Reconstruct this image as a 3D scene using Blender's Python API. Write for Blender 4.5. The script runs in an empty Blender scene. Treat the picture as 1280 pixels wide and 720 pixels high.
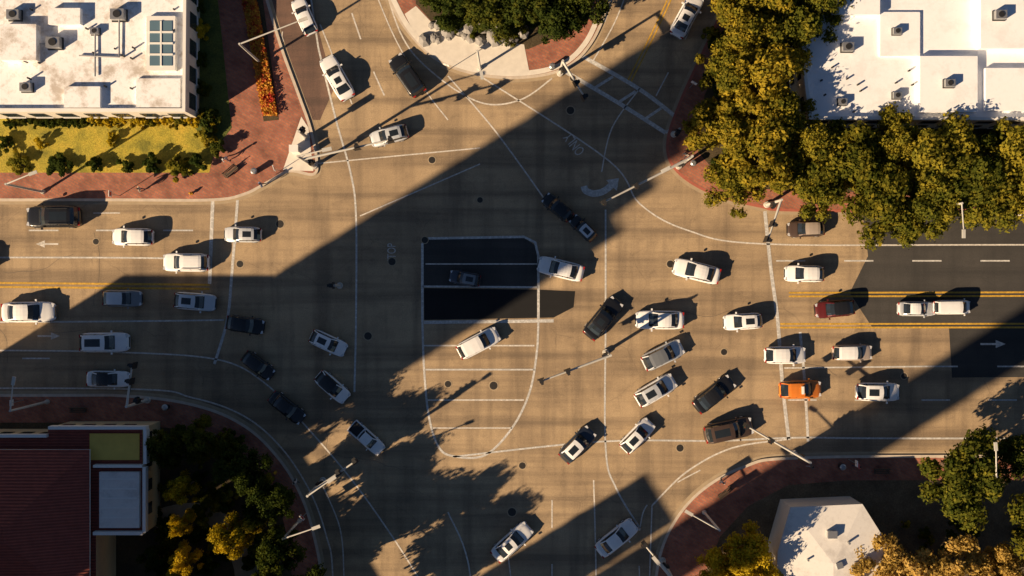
import bpy, bmesh, math, random
from mathutils import Vector, Matrix
from mathutils.geometry import tessellate_polygon
random.seed(7)
R=random.Random(11)
H=105.0; S=12.5
SUN_EL=27.0; SUN_AZ=32.0
K=1/math.tan(math.radians(SUN_EL)); CA=math.cos(math.radians(SUN_AZ)); SA=math.sin(math.radians(SUN_AZ))
sc=bpy.context.scene
def W(px,py,h=0.0):
    k=(H-h)/H/S
    return ((px-640)*k,(360-py)*k)
# ------------------------------------------------------------------ materials
def newmat(name):
    m=bpy.data.materials.new(name); m.use_nodes=True
    nt=m.node_tree; b=nt.nodes['Principled BSDF']
    return m,nt,b
def N(nt,t,**k):
    n=nt.nodes.new(t)
    for a,v in k.items():
        if a in n.inputs: n.inputs[a].default_value=v
        else: setattr(n,a,v)
    return n
def noise(nt,vec,scale,detail=4,rough=.6):
    n=N(nt,'ShaderNodeTexNoise'); n.inputs['Scale'].default_value=scale; n.inputs['Detail'].default_value=detail; n.inputs['Roughness'].default_value=rough
    nt.links.new(vec,n.inputs['Vector']); return n.outputs['Fac']
def ramp(nt,fac,stops):
    r=N(nt,'ShaderNodeValToRGB'); e=r.color_ramp.elements
    while len(e)<len(stops): e.new(.5)
    for i,(p,c) in enumerate(stops):
        e[i].position=p; e[i].color=(c[0],c[1],c[2],1) if not isinstance(c,(int,float)) else (c,c,c,1)
    nt.links.new(fac,r.inputs['Fac']); return r.outputs['Color']
def mixc(nt,fac,a,b,mode='MIX'):
    m=N(nt,'ShaderNodeMixRGB'); m.blend_type=mode
    for s,v in ((m.inputs[0],fac),(m.inputs[1],a),(m.inputs[2],b)):
        if isinstance(v,(int,float)): s.default_value=v
        elif isinstance(v,tuple): s.default_value=(v[0],v[1],v[2],1)
        else: nt.links.new(v,s)
    return m.outputs[0]
def gpos(nt): return N(nt,'ShaderNodeNewGeometry').outputs['Position']
def mapped(nt,vec,scale=(1,1,1),rot=(0,0,0)):
    m=N(nt,'ShaderNodeMapping'); m.inputs['Scale'].default_value=scale; m.inputs['Rotation'].default_value=rot
    nt.links.new(vec,m.inputs['Vector']); return m.outputs[0]
def bump(nt,b,h,strength=.3,dist=.02):
    n=N(nt,'ShaderNodeBump'); n.inputs['Strength'].default_value=strength; n.inputs['Distance'].default_value=dist
    nt.links.new(h,n.inputs['Height']); nt.links.new(n.outputs[0],b.inputs['Normal'])
def simple(name,c,rough=.7,var=.25,scale=3,metal=0):
    m,nt,b=newmat(name); p=gpos(nt)
    col=mixc(nt,noise(nt,p,scale),tuple(x*(1-var) for x in c),tuple(min(.9,x*(1+var)) for x in c))
    nt.links.new(col,b.inputs['Base Color']); b.inputs['Roughness'].default_value=rough; b.inputs['Metallic'].default_value=metal
    return m
def asphalt(name,c1,c2,dark,crack=.55):
    m,nt,b=newmat(name); p=gpos(nt)
    big=ramp(nt,noise(nt,p,.07,5),[(.35,0),(.65,1)])
    col=mixc(nt,big,c1,c2)
    def dk(fac,amt,col):
        f=N(nt,'ShaderNodeMath',operation='MULTIPLY'); nt.links.new(fac,f.inputs[0]); f.inputs[1].default_value=amt
        return mixc(nt,f.outputs[0],col,dark)
    col=dk(ramp(nt,noise(nt,mapped(nt,p,(.02,.5,1)),1.0,4),[(.45,0),(.62,1)]),.55,col)
    col=dk(ramp(nt,noise(nt,mapped(nt,p,(.5,.04,1),(0,0,math.radians(-28))),1.0,4),[(.48,0),(.66,1)]),.45,col)
    col=dk(ramp(nt,noise(nt,p,.9,8,.7),[(.55,0),(.75,1)]),.42,col)
    col=dk(ramp(nt,noise(nt,p,.25,8,.72),[(.48,0),(.7,1)]),.42,col)
    fine=ramp(nt,noise(nt,p,9,8,.75),[(.3,.72),(.7,1.22)])
    col=mixc(nt,1.0,col,fine,'MULTIPLY')
    wn=N(nt,'ShaderNodeTexNoise'); wn.inputs['Scale'].default_value=.5; wn.inputs['Detail'].default_value=6; nt.links.new(p,wn.inputs['Vector'])
    wp=mixc(nt,1.0,p,wn.outputs['Color'],'ADD')
    v=N(nt,'ShaderNodeTexVoronoi'); v.feature='DISTANCE_TO_EDGE'; v.inputs['Scale'].default_value=.13; nt.links.new(wp,v.inputs['Vector'])
    ck=ramp(nt,v.outputs['Distance'],[(.002,crack),(.006,0)])
    pm=N(nt,'ShaderNodeMath',operation='MULTIPLY'); nt.links.new(ck,pm.inputs[0]); nt.links.new(ramp(nt,noise(nt,p,.12,3),[(.45,0),(.6,1)]),pm.inputs[1])
    col=mixc(nt,pm.outputs[0],col,dark)
    nt.links.new(col,b.inputs['Base Color']); b.inputs['Roughness'].default_value=.88
    bump(nt,b,noise(nt,p,14,6,.7),.3,.03)
    return m
M_road=asphalt('asphalt_worn',(.52,.385,.235),(.39,.285,.175),(.12,.09,.065),.35)
M_road2=asphalt('asphalt_new_and_shade',(.075,.07,.065),(.05,.048,.047),(.03,.03,.03),.3)  # new asphalt in the centre box, painted shade on the right-hand lanes
M_road3=asphalt('asphalt_shadow',(.012,.013,.015),(.008,.009,.011),(.005,.005,.006),.2)  # near-black: a cast shadow put into the road colour
M_lane=asphalt('asphalt_bus_lane',(.2,.12,.09),(.15,.09,.07),(.06,.045,.04))
def paint(name,c,wear=.5):
    m,nt,b=newmat(name); p=gpos(nt)
    w=ramp(nt,noise(nt,p,3.5,8,.75),[(wear-.06,1),(wear+.18,0)])
    nt.links.new(mixc(nt,w,tuple(x*.55 for x in c),c),b.inputs['Base Color']); b.inputs['Roughness'].default_value=.7
    return m
M_white=paint('paint_white',(.88,.87,.84),.36)
M_faint=paint('paint_worn',(.78,.74,.68),.46)
M_yellow=paint('paint_yellow',(.85,.5,.06),.38)
M_seal=simple('crack_sealant',(.12,.1,.08),.6)
M_iron=simple('cast_iron',(.06,.055,.05),.5,.4,8,.5)
def brick(name,c1,c2,mort,scale=1.0,rot=0):
    m,nt,b=newmat(name); p=gpos(nt)
    t=N(nt,'ShaderNodeTexBrick'); t.inputs['Scale'].default_value=scale; t.inputs['Brick Width'].default_value=.6; t.inputs['Row Height'].default_value=.3; t.inputs['Mortar Size'].default_value=.03
    t.inputs['Color1'].default_value=(*c1,1); t.inputs['Color2'].default_value=(*c2,1); t.inputs['Mortar'].default_value=(*mort,1)
    nt.links.new(mapped(nt,p,(1,1,1),(0,0,rot)),t.inputs['Vector'])
    col=mixc(nt,1.0,t.outputs['Color'],ramp(nt,noise(nt,p,.5,8,.7),[(.3,.55),(.7,1.3)]),'MULTIPLY')
    nt.links.new(col,b.inputs['Base Color']); b.inputs['Roughness'].default_value=.85
    bump(nt,b,noise(nt,p,8,5),.3); return m
M_brick=brick('red_paving',(.46,.17,.1),(.32,.11,.075),(.25,.16,.12),1.2,.5)
M_conc=simple('concrete',(.76,.71,.64),.85,.2,1.5)
M_kerb=simple('kerb_concrete',(.6,.52,.43),.85,.3,2)
M_kerbred=simple('kerb_red_paint',(.42,.13,.09),.7,.35,2)
def ground(name,stops,sc1=.4):
    m,nt,b=newmat(name); p=gpos(nt)
    c=ramp(nt,noise(nt,p,sc1,9,.7),stops)
    c=mixc(nt,1.0,c,ramp(nt,noise(nt,p,6,6,.7),[(.3,.6),(.7,1.35)]),'MULTIPLY')
    nt.links.new(c,b.inputs['Base Color']); b.inputs['Roughness'].default_value=.95
    bump(nt,b,noise(nt,p,10,6,.7),.8,.08); return m
M_ground=ground('earth',[(.3,(.06,.05,.03)),(.7,(.12,.09,.055))])
M_lawn=ground('lawn',[(.35,(.2,.19,.03)),(.5,(.42,.35,.045)),(.68,(.62,.44,.06))])
M_lawn_d=ground('lawn_dark',[(.35,(.05,.075,.015)),(.65,(.15,.17,.03))])
M_mulch=ground('mulch',[(.35,(.05,.04,.022)),(.65,(.11,.08,.04))])
M_mulchb=ground('dry_soil',[(.35,(.1,.075,.045)),(.65,(.2,.15,.09))])
def roofmat(name,c,stain,amt,scale=.35):
    m,nt,b=newmat(name); p=gpos(nt)
    s=ramp(nt,noise(nt,p,scale,9,.72),[(.5,0),(.63,amt)])
    col=mixc(nt,s,c,stain)
    s2=ramp(nt,noise(nt,p,2.5,8,.7),[(.5,0),(.8,amt*.7)])
    col=mixc(nt,s2,col,stain)
    nt.links.new(col,b.inputs['Base Color']); b.inputs['Roughness'].default_value=.7
    bump(nt,b,noise(nt,p,2,6),.3,.03); return m
M_roofw=roofmat('roof_membrane_stained',(.95,.96,.98),(.42,.35,.28),.75)
M_roofc=roofmat('roof_membrane',(.94,.96,1.0),(.6,.6,.6),.3)
M_roofg=roofmat('roof_grey',(.8,.78,.75),(.4,.37,.35),.4)
def tiles(name,c):
    m,nt,b=newmat(name); p=N(nt,'ShaderNodeTexCoord').outputs['Object']
    w=N(nt,'ShaderNodeTexWave'); w.inputs['Scale'].default_value=1.1; w.inputs['Distortion'].default_value=.6; w.bands_direction='Y'
    nt.links.new(p,w.inputs['Vector'])
    c0=mixc(nt,noise(nt,p,1.5,7),tuple(x*.6 for x in c),tuple(x*1.4 for x in c))
    nt.links.new(mixc(nt,1.0,c0,ramp(nt,w.outputs['Fac'],[(.2,.7),(.8,1.1)]),'MULTIPLY'),b.inputs['Base Color'])
    b.inputs['Roughness'].default_value=.8; bump(nt,b,w.outputs['Fac'],.6,.06); return m
M_tile=tiles('clay_tile_maroon',(.3,.07,.05))
M_wall=simple('stucco_white',(.7,.66,.58),.85,.12,1)
M_wallt=simple('stucco_tan',(.6,.47,.28),.85,.15,1)
M_wally=simple('stucco_sunlit',(.8,.55,.12),.85,.2,1)  # sunlight put into the wall colour
M_wallo=simple('shadow_tower_concrete',(.42,.38,.33),.85,.15,.5)
M_trim=simple('trim_white',(.84,.83,.8),.6,.08,2)
M_metal=simple('galvanised_metal',(.45,.46,.47),.4,.2,4,.7)
M_pole=simple('painted_pole',(.55,.54,.5),.5,.15,4,0)
M_dark=simple('dark_metal',(.03,.03,.032),.5,.2,4,.2)
def flat(name,c,rough=.4,metal=0,coat=0,spec=.5):
    m,nt,b=newmat(name); b.inputs['Base Color'].default_value=(*c,1); b.inputs['Roughness'].default_value=rough; b.inputs['Metallic'].default_value=metal
    b.inputs['Coat Weight'].default_value=coat; b.inputs['Specular IOR Level'].default_value=spec; return m
M_glass=flat('car_glass',(.02,.026,.032),.06,0,0,.9)
M_wglass=flat('window_glass',(.03,.045,.06),.08,0,0,.9)
M_blueglass=flat('skylight_glass',(.12,.2,.26),.15,0,0,.8)
M_plastic=flat('black_trim',(.02,.02,.022),.55)
M_lamp=flat('headlight',(.75,.77,.8),.15,.2)
M_red=flat('tail_light',(.4,.02,.015),.25)
M_redl=flat('signal_red',(.5,.03,.02),.3); M_grn=flat('signal_green',(.02,.3,.12),.3); M_amb=flat('signal_amber',(.6,.3,.02),.3)
def carpaint(name,c,metal=.25,rough=.32):
    m,nt,b=newmat(name); tc=N(nt,'ShaderNodeTexCoord').outputs['Object']
    col=mixc(nt,ramp(nt,noise(nt,tc,1.3,6),[(.35,0),(.75,.5)]),c,tuple(x*.78+.01 for x in c))
    nt.links.new(col,b.inputs['Base Color']); b.inputs['Metallic'].default_value=metal; b.inputs['Roughness'].default_value=rough
    b.inputs['Coat Weight'].default_value=.6; b.inputs['Coat Roughness'].default_value=.08; return m
PAINT={'white':carpaint('paint_car_white',(.93,.94,.95),0,.35),'silver':carpaint('paint_car_silver',(.7,.74,.78),.25,.35),'grey':carpaint('paint_car_grey',(.28,.3,.32),.4),
 'black':carpaint('paint_car_black',(.018,.019,.022),.1,.22),'blue':carpaint('paint_car_navy',(.04,.055,.085),.3),'brown':carpaint('paint_car_brown',(.1,.065,.05),.3),
 'tan':carpaint('paint_car_tan',(.6,.5,.42),.3),'orange':carpaint('paint_car_orange',(.75,.22,.03),0),'red':carpaint('paint_car_red',(.12,.014,.014),.2)}
def leafmat(name,stops,transl=.3):
    m,nt,b=newmat(name); nt.nodes.remove(b); out=nt.nodes['Material Output']
    p=gpos(nt); oi=N(nt,'ShaderNodeObjectInfo')
    n1=noise(nt,p,.9,3); n2=noise(nt,p,7,2)
    a=N(nt,'ShaderNodeMath',operation='MULTIPLY_ADD'); nt.links.new(n2,a.inputs[0]); a.inputs[1].default_value=.5; nt.links.new(n1,a.inputs[2])
    a2=N(nt,'ShaderNodeMath',operation='MULTIPLY_ADD'); nt.links.new(oi.outputs['Random'],a2.inputs[0]); a2.inputs[1].default_value=.3; nt.links.new(a.outputs[0],a2.inputs[2])
    a3=N(nt,'ShaderNodeMath',operation='SUBTRACT'); nt.links.new(a2.outputs[0],a3.inputs[0]); a3.inputs[1].default_value=.4
    col=ramp(nt,a3.outputs[0],stops)
    d=N(nt,'ShaderNodeBsdfDiffuse'); t=N(nt,'ShaderNodeBsdfTranslucent'); mx=N(nt,'ShaderNodeMixShader'); mx.inputs[0].default_value=transl
    nt.links.new(col,d.inputs[0]); nt.links.new(mixc(nt,1.0,col,(1.2,1.15,.5),'MULTIPLY'),t.inputs[0]); nt.links.new(d.outputs[0],mx.inputs[1]); nt.links.new(t.outputs[0],mx.inputs[2]); nt.links.new(mx.outputs[0],out.inputs[0])
    return m
M_leaf=leafmat('foliage_olive',[(.2,(.045,.06,.01)),(.45,(.15,.14,.018)),(.75,(.45,.33,.035))])
M_leafn=leafmat('foliage_green',[(.2,(.035,.052,.01)),(.45,(.11,.12,.018)),(.75,(.32,.26,.03))])
M_leafd=leafmat('foliage_dark',[(.2,(.02,.035,.01)),(.5,(.055,.075,.015)),(.85,(.15,.14,.02))])
M_leafg=leafmat('foliage_golden',[(.2,(.24,.16,.04)),(.5,(.46,.31,.08)),(.8,(.66,.46,.15))])
M_leafy=leafmat('foliage_yellow',[(.2,(.14,.12,.01)),(.5,(.45,.33,.02)),(.8,(.7,.5,.04))])
M_flower=leafmat('flowers',[(.2,(.06,.09,.02)),(.4,(.5,.05,.04)),(.52,(.65,.42,.06)),(.66,(.5,.04,.04))])
M_bark=simple('bark',(.12,.085,.06),.9,.3,6)
# ------------------------------------------------------------------ mesh builder
class MB:
    def __init__(s): s.v=[]; s.f=[]; s.m=[]; s.sm=[]
    def add(s,vs,fs,mi=0,sm=False):
        o=len(s.v); s.v+= [tuple(x) for x in vs]
        for f in fs: s.f.append([o+i for i in f]); s.m.append(mi); s.sm.append(sm)
    def box(s,cx,cy,cz,sx,sy,sz,rot=0,mi=0):
        c,sn=math.cos(rot),math.sin(rot); vs=[]
        for z in (-.5,.5):
            for x,y in ((-.5,-.5),(.5,-.5),(.5,.5),(-.5,.5)):
                X=x*sx;Y=y*sy; vs.append((cx+X*c-Y*sn,cy+X*sn+Y*c,cz+z*sz))
        s.add(vs,[(3,2,1,0),(4,5,6,7),(0,1,5,4),(1,2,6,5),(2,3,7,6),(3,0,4,7)],mi)
    def cyl(s,p0,p1,r0,r1,seg=10,mi=0,sm=True):
        p0=Vector(p0);p1=Vector(p1); d=(p1-p0); q=d.to_track_quat('Z','Y'); vs=[]
        for p,r in ((p0,r0),(p1,r1)):
            for i in range(seg):
                a=2*math.pi*i/seg; vs.append(p+q@Vector((math.cos(a)*r,math.sin(a)*r,0)))
        s.add(vs,[(i,(i+1)%seg,seg+(i+1)%seg,seg+i) for i in range(seg)],mi,sm)
        s.add(vs[:seg],[list(range(seg))[::-1]],mi); s.add(vs[seg:],[list(range(seg))],mi)
    def flatpoly(s,pts,z,mi=0):
        vs=[Vector((x,y,0)) for x,y in pts]; t=tessellate_polygon([vs]); fs=[]
        for a,b,c in t:
            n=(vs[b]-vs[a]).cross(vs[c]-vs[a]); fs.append((a,b,c) if n.z>0 else (c,b,a))
        s.add([(x,y,z) for x,y in pts],fs,mi)
    def walls(s,pts,z0,z1,mi=0):
        n=len(pts); vs=[(x,y,z0) for x,y in pts]+[(x,y,z1) for x,y in pts]
        s.add(vs,[(i,(i+1)%n,n+(i+1)%n,n+i) for i in range(n)],mi)
    def ribbon(s,pts,w,z,mi=0,closed=False):
        n=len(pts); vs=[]
        for i in range(n):
            a=Vector(pts[(i-1)%n] if (closed or i>0) else pts[i]); b=Vector(pts[(i+1)%n] if (closed or i<n-1) else pts[i])
            d=(b-a); d=d.normalized() if d.length>1e-6 else Vector((1,0)); nn=Vector((-d.y,d.x))*w/2; p=Vector(pts[i])
            vs+=[(p.x+nn.x,p.y+nn.y,z),(p.x-nn.x,p.y-nn.y,z)]
        fs=[(2*i+1,2*i+3,2*i+2,2*i) for i in range(n-1)]
        if closed: fs.append((2*n-1,1,0,2*n-2))
        s.add(vs,fs,mi)
    def mesh(s,name,mats):
        me=bpy.data.meshes.new(name); me.from_pydata(s.v,[],s.f)
        for m in mats: me.materials.append(m)
        me.polygons.foreach_set('material_index',s.m); me.polygons.foreach_set('use_smooth',s.sm); me.update(); return me
    def obj(s,name,mats,parent=None):
        o=bpy.data.objects.new(name,s.mesh(name,mats)); sc.collection.objects.link(o)
        if parent: o.parent=parent
        return o
def empty(name,loc=(0,0,0)):
    e=bpy.data.objects.new(name,None); e.location=loc; sc.collection.objects.link(e); return e
def cr(pts,n=8,closed=False):
    out=[]; L=len(pts)
    rng=range(L if closed else L-1)
    for i in rng:
        p0=pts[(i-1)%L] if (closed or i>0) else pts[0]; p1=pts[i]; p2=pts[(i+1)%L]; p3=pts[(i+2)%L] if (closed or i+2<L) else pts[-1]
        for k in range(n):
            t=k/n; out.append(tuple(.5*((2*p1[j])+(-p0[j]+p2[j])*t+(2*p0[j]-5*p1[j]+4*p2[j]-p3[j])*t*t+(-p0[j]+3*p1[j]-3*p2[j]+p3[j])*t**3) for j in (0,1)))
    if not closed: out.append(tuple(pts[-1]))
    return out
def PX(l,h=0): return [W(x,y,h) for x,y in l]
# ------------------------------------------------------------------ ground + road
b=MB(); b.flatpoly([(-1500,-1500),(1500,-1500),(1500,1500),(-1500,1500)],0); b.obj('ground',[M_ground])
b=MB(); b.flatpoly([(-160,-130),(160,-130),(160,130),(-160,130)],.006); b.obj('road',[M_road])
def patch(name,pts,mat,z=.011,smooth=False):
    p=PX(pts); p=cr(p,5,True) if smooth else p
    b=MB(); b.flatpoly(p,z); return b.obj(name,[mat])
patch('resurfaced_and_shade_road',[(1078,262),(1500,262),(2200,262),(2200,470),(1500,470),(1190,472),(1186,408),(1090,409),(1062,366),(1085,320)],M_road2)  # dark colour stands in for shade over the right-hand lanes
patch('resurfaced_and_shade_road',[(528,299),(655,297),(671,308),(672,358),(528,358)],M_road2,.011)
patch('painted_shadow_band',[(530,360),(672,362),(719,364),(717,384),(692,397),(530,400)],M_road3,.0115)  # black band paints a cast shadow onto the road
patch('bus_lane',[(318,-60),(372,-60),(404,60),(418,110),(400,150),(372,150),(335,20)],M_lane,.010)
M_conc2=simple('gutter_concrete',(.42,.33,.22),.85,.3,1.5)
def block(name,edge,far,mat,kmat=M_kerb):
    e=cr(PX(edge),7); poly=e+far
    area=sum(poly[i][0]*poly[(i+1)%len(poly)][1]-poly[(i+1)%len(poly)][0]*poly[i][1] for i in range(len(poly)))
    if area<0: poly=poly[::-1]
    b=MB(); b.flatpoly(poly,.14); b.walls(poly,0,.14,1); b.obj(name,[mat,kmat])
    k=MB(); k.ribbon(e,.28,.146); k.obj('kerb',[kmat])
    g=MB(); g.ribbon(e,.9,.0145); g.obj('gutter',[M_conc2])
block('pavement',[(-900,250),(0,250),(150,250),(265,250),(305,243),(335,228),(362,214),(392,218),(396,200),(388,160),(374,120),(352,60),(334,0),(316,-60),(290,-300),(280,-500)],[(-100,75),(-150,75),(-150,9)],M_brick)
block('pavement',[(470,-500),(470,-60),(487,0),(512,42),(548,76),(600,94),(655,97),(705,86),(738,55),(760,5),(775,-60),(830,-500)],[],M_brick)
block('pavement',[(1010,-500),(930,-60),(908,0),(882,58),(850,128),(834,180),(846,214),(890,242),(950,258),(1000,263),(1280,264),(2200,264)],[(150,75)],M_brick,M_kerbred)
block('pavement',[(-900,494),(0,494),(160,495),(250,508),(310,535),(352,577),(378,622),(393,670),(402,720),(405,800),(405,1400)],[(-150,-100)],M_brick)
block('pavement',[(820,1400),(818,800),(820,720),(836,664),(873,616),(930,583),(1000,572),(1280,570),(2200,570)],[(150,-100)],M_brick)
def surf(name,pts,mat,z=.15,smooth=False):
    p=PX(pts); p=cr(p,5,True) if smooth else p
    b=MB(); b.flatpoly(p,z); return b.obj(name,[mat])
surf('lawn',[(-300,140),(265,140),(268,190),(262,216),(-300,216)],M_lawn)
surf('lawn',[(228,-100),(262,-100),(290,160),(268,190),(228,140)],M_lawn_d,.154)
surf('flower_bed',[(288,-100),(316,-100),(349,150),(330,152)],M_mulch,.152)
surf('concrete_apron',[(377,146),(386,160),(392,214),(354,213)],M_conc,.158)
surf('flower_bed',[(505,-300),(720,-300),(745,-60),(722,15),(700,45),(660,62),(600,60),(555,45),(520,5)],M_mulch,.152)
surf('concrete_apron',[(506,18),(520,8),(545,34),(572,46),(612,52),(655,56),(662,92),(600,90),(558,77),(520,46)],M_conc,.156)
b=MB(); b.ribbon(cr(PX([(476,-40),(492,0),(515,40),(550,72),(600,89),(655,92),(702,81),(733,52),(754,5)]),8),.5,.160); b.obj('concrete_edging',[M_conc])
surf('planting_bed',[(938,-300),(2200,-300),(2200,240),(1000,240),(950,236),(900,222),(872,190),(880,120),(908,60)],M_mulch,.152)
surf('planting_bed',[(-300,528),(150,528),(240,538),(295,562),(330,600),(352,640),(364,690),(366,760),(-300,760)],M_mulch,.152)
surf('lawn',[(880,1400),(880,720),(900,670),(935,632),(985,606),(1060,600),(2200,600),(2200,1400)],M_mulchb,.152)
surf('garden_path',[(190,640),(240,628),(280,640),(330,700),(330,760),(300,760),(290,700),(255,652),(200,660)],M_conc2,.156,True)
# ------------------------------------------------------------------ markings
def line(pts,w=.13,mat=M_white,z=.018,smooth=True,name='lane_marking'):
    p=PX(pts)
    if smooth and len(p)>2: p=cr(p,8)
    b=MB(); b.ribbon(p,w*1.25,z); b.obj(name,[mat])
def dashed(pts,w=.12,mat=M_white,dash=2.6,gap=3.4,z=.018):
    p=PX(pts); p=cr(p,20) if len(p)>2 else [tuple(Vector(p[0]).lerp(Vector(p[1]),i/60)) for i in range(61)]
    b=MB(); d=0; cur=[p[0]]; on=True
    for i in range(1,len(p)):
        d+=(Vector(p[i])-Vector(p[i-1])).length
        if on: cur.append(p[i])
        if d>(dash if on else gap):
            if on and len(cur)>1: b.ribbon(cur,w*1.25,z)
            on=not on; cur=[p[i]]; d=0
    b.obj('lane_marking',[mat])
line([(266,250),(262,355)],.28); line([(297,250),(290,340),(284,400),(268,455)],.22)
line([(-300,351),(262,356)],.16,M_yellow); line([(-300,356),(262,361)],.16,M_yellow,.0185)
line([(-300,322),(120,322),(260,324)],.13); dashed([(-300,288),(260,288)]); dashed([(-300,268),(200,266)],.1,M_faint)
line([(-300,404),(110,402),(280,400)],.13); dashed([(-300,448),(110,448)]); line([(0,438),(140,440),(270,449),(330,478),(380,530),(440,600),(490,670),(525,725)],.12,M_faint)
line([(-300,486),(150,486),(240,497),(305,520),(352,560),(388,615),(408,670),(416,720),(418,900)],.12,M_faint)
line([(398,60),(420,150),(438,215),(445,270),(445,400),(443,490)],.15)
line([(380,-60),(398,60)],.14)
dashed([(415,-60),(455,60),(490,140)],.12,M_faint); line([(450,-60),(490,40),(530,110),(560,150)],.1,M_faint)
line([(400,30),(440,130)],.11,M_faint)
line([(470,-60),(500,40),(540,90),(600,128),(650,125),(690,98)],.12,M_faint)
line([(390,205),(600,185)],.1,M_faint)
line([(560,95),(620,165),(690,262)],.12,M_faint); line([(450,270),(600,205)],.1,M_faint)
line([(600,95),(760,200),(800,255),(860,288),(957,305),(1280,306),(2000,306)],.12,M_faint)
line([(528,400),(528,305),(534,298),(655,296),(669,303),(673,320),(673,400)],.2,smooth=False)
line([(528,400),(530,460),(536,520),(548,558),(566,570),(606,569),(640,535),(662,490),(671,440),(673,400)],.17)
line([(528,358),(672,359)],.15); line([(530,403),(692,401)],.26,M_white,.0187)
line([(532,330),(672,330)],.1,M_faint); line([(530,432),(668,432)],.12,M_faint); line([(531,462),(668,462)],.13,M_white); line([(534,500),(655,500)],.12,M_faint); line([(540,535),(640,535)],.1,M_faint)
line([(757,262),(757,400),(757,560),(770,610),(800,660)],.14)
line([(566,571),(750,552),(900,551),(1000,547),(1165,548),(2000,548)],.14)
line([(815,632),(858,590),(915,560),(985,549)],.13,M_faint); line([(812,720),(815,632)],.1,M_faint)
line([(956,264),(964,340),(972,400),(978,480),(986,550)],.28); line([(1000,415),(1006,480),(1010,552)],.22)
line([(986,366),(2000,364)],.14,M_yellow); line([(986,370.5),(2000,368.5)],.14,M_yellow,.0185)
line([(975,405),(2000,404)],.14,M_yellow); line([(975,409.5),(2000,408.5)],.14,M_yellow,.0185)
dashed([(970,326),(1700,326)]); dashed([(985,500),(1700,500)]); line([(980,460),(1160,458)],.12); dashed([(1160,458),(1900,458)])
line([(697,84),(772,128),(832,166)],.32); line([(724,68),(800,112),(852,152)],.32)
for t in (0,.33,.55,.8,1):
    x0=697+(832-697)*t; y0=84+(166-84)*t; x1=724+(852-724)*t; y1=68+(152-68)*t
    line([(x0,y0),(x1,y1)],.22,M_white,.0195)
line([(862,-80),(834,0),(785,100)],.11,M_yellow); line([(866,-80),(838,1),(789,102)],.11,M_yellow,.0185)
dashed([(790,-80),(742,70)]); line([(800,-60),(772,20),(742,75)],.1,M_faint); dashed([(895,-60),(865,30),(820,120)],.1)
line([(752,215),(765,160),(800,110)],.1,M_faint)
line([(590,900),(588,720),(560,640)],.12,M_faint); dashed([(640,900),(640,740),(625,640)],.1,M_faint); line([(745,900),(745,720),(742,600)],.11,M_faint); dashed([(690,900),(690,600)],.1,M_faint)
dashed([(800,740),(800,660),(820,620),(900,575)],.1,M_faint)
line([(430,720),(425,660),(400,600)],.1,M_faint)
def arrow(px,py,ang,sc_=1,mat=M_white,turn=False):
    x,y=W(px,py); b=MB(); a=math.radians(ang); c,s=math.cos(a),math.sin(a)
    def T(l): return [(x+(u*c-v*s)*sc_,y+(u*s+v*c)*sc_) for u,v in l]
    if turn:
        b.ribbon(T(cr([(-1.6,.9),(-.4,.75),(.5,.2),(.9,-.6),(.7,-1.1)],6)),.7*sc_,.019)
        b.flatpoly(T([(-1.4,1.7),(-2.5,.9),(-1.4,.1)]),.0195)
    else:
        b.ribbon(T([(-1.3,0),(.4,0)]),.22*sc_,.019); b.flatpoly(T([(.4,-.45),(1.5,0),(.4,.45)]),.0195)
    b.obj('arrow_marking',[mat])
arrow(745,236,225,.95,M_white,True); arrow(60,305,180,.8,M_faint); arrow(60,420,0,.8,M_faint); arrow(1240,430,0,.9,M_faint)
def text(s,px,py,ang,size,mat=M_white,sy=1.0):
    cu=bpy.data.curves.new('t','FONT'); cu.body=s; cu.size=size; cu.align_x='CENTER'; cu.align_y='CENTER'
    o=bpy.data.objects.new('t',cu); sc.collection.objects.link(o); dg=bpy.context.evaluated_depsgraph_get()
    me=bpy.data.meshes.new_from_object(o.evaluated_get(dg)); bpy.data.objects.remove(o)
    me.materials.clear(); me.materials.append(mat)
    m=bpy.data.objects.new('road_lettering',me); x,y=W(px,py); m.location=(x,y,.021); m.rotation_euler=(0,0,math.radians(ang)); m.scale=(1,sy,1); sc.collection.objects.link(m)
text('ONLY',718,180,128,.9,M_faint,1.6); text('BUS',356,95,18,1.0,M_faint,2.0); text('ONLY',343,50,18,.8,M_faint,1.8)
text('STOP',490,316,90,.8,M_faint,1.5)
def wiggle(x,y,ang,n,step,wob):
    pts=[(x,y)]
    for i in range(n):
        ang+=R.uniform(-wob,wob); x+=math.cos(ang)*step; y+=math.sin(ang)*step; pts.append((x,y))
    return pts
b=MB()
for i in range(10):
    px,py=R.choice([(R.uniform(0,260),R.uniform(258,480)),(R.uniform(380,800),R.uniform(120,700)),(R.uniform(760,1280),R.uniform(300,540))])
    x,y=W(px,py); b.ribbon(wiggle(x,y,R.choice([0,math.pi/2,R.uniform(0,3)]),R.randint(5,16),.5,.3),.035,.0125+i*.00002)
b.obj('crack_sealing',[M_seal])
def manhole(px,py,r=.38):
    x,y=W(px,py); b=MB(); b.cyl((x,y,.01),(x,y,.024),r,r,20); b.cyl((x,y,.01),(x,y,.022),r*1.25,r*1.25,20,1)
    for k in range(-2,3): b.box(x+k*r*.3,y,.026,.04,r*1.3,.006)
    b.obj('manhole_cover',[M_iron,M_conc2])
for p in [(716,98),(713,138),(490,327),(653,582),(617,482),(531,300),(600,250),(838,330),(300,330),(460,420),(905,440),(640,640),(540,200),(120,302),(560,480),(1130,470),(850,560),(350,280)]: manhole(*p,r=R.uniform(.26,.42))
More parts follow.
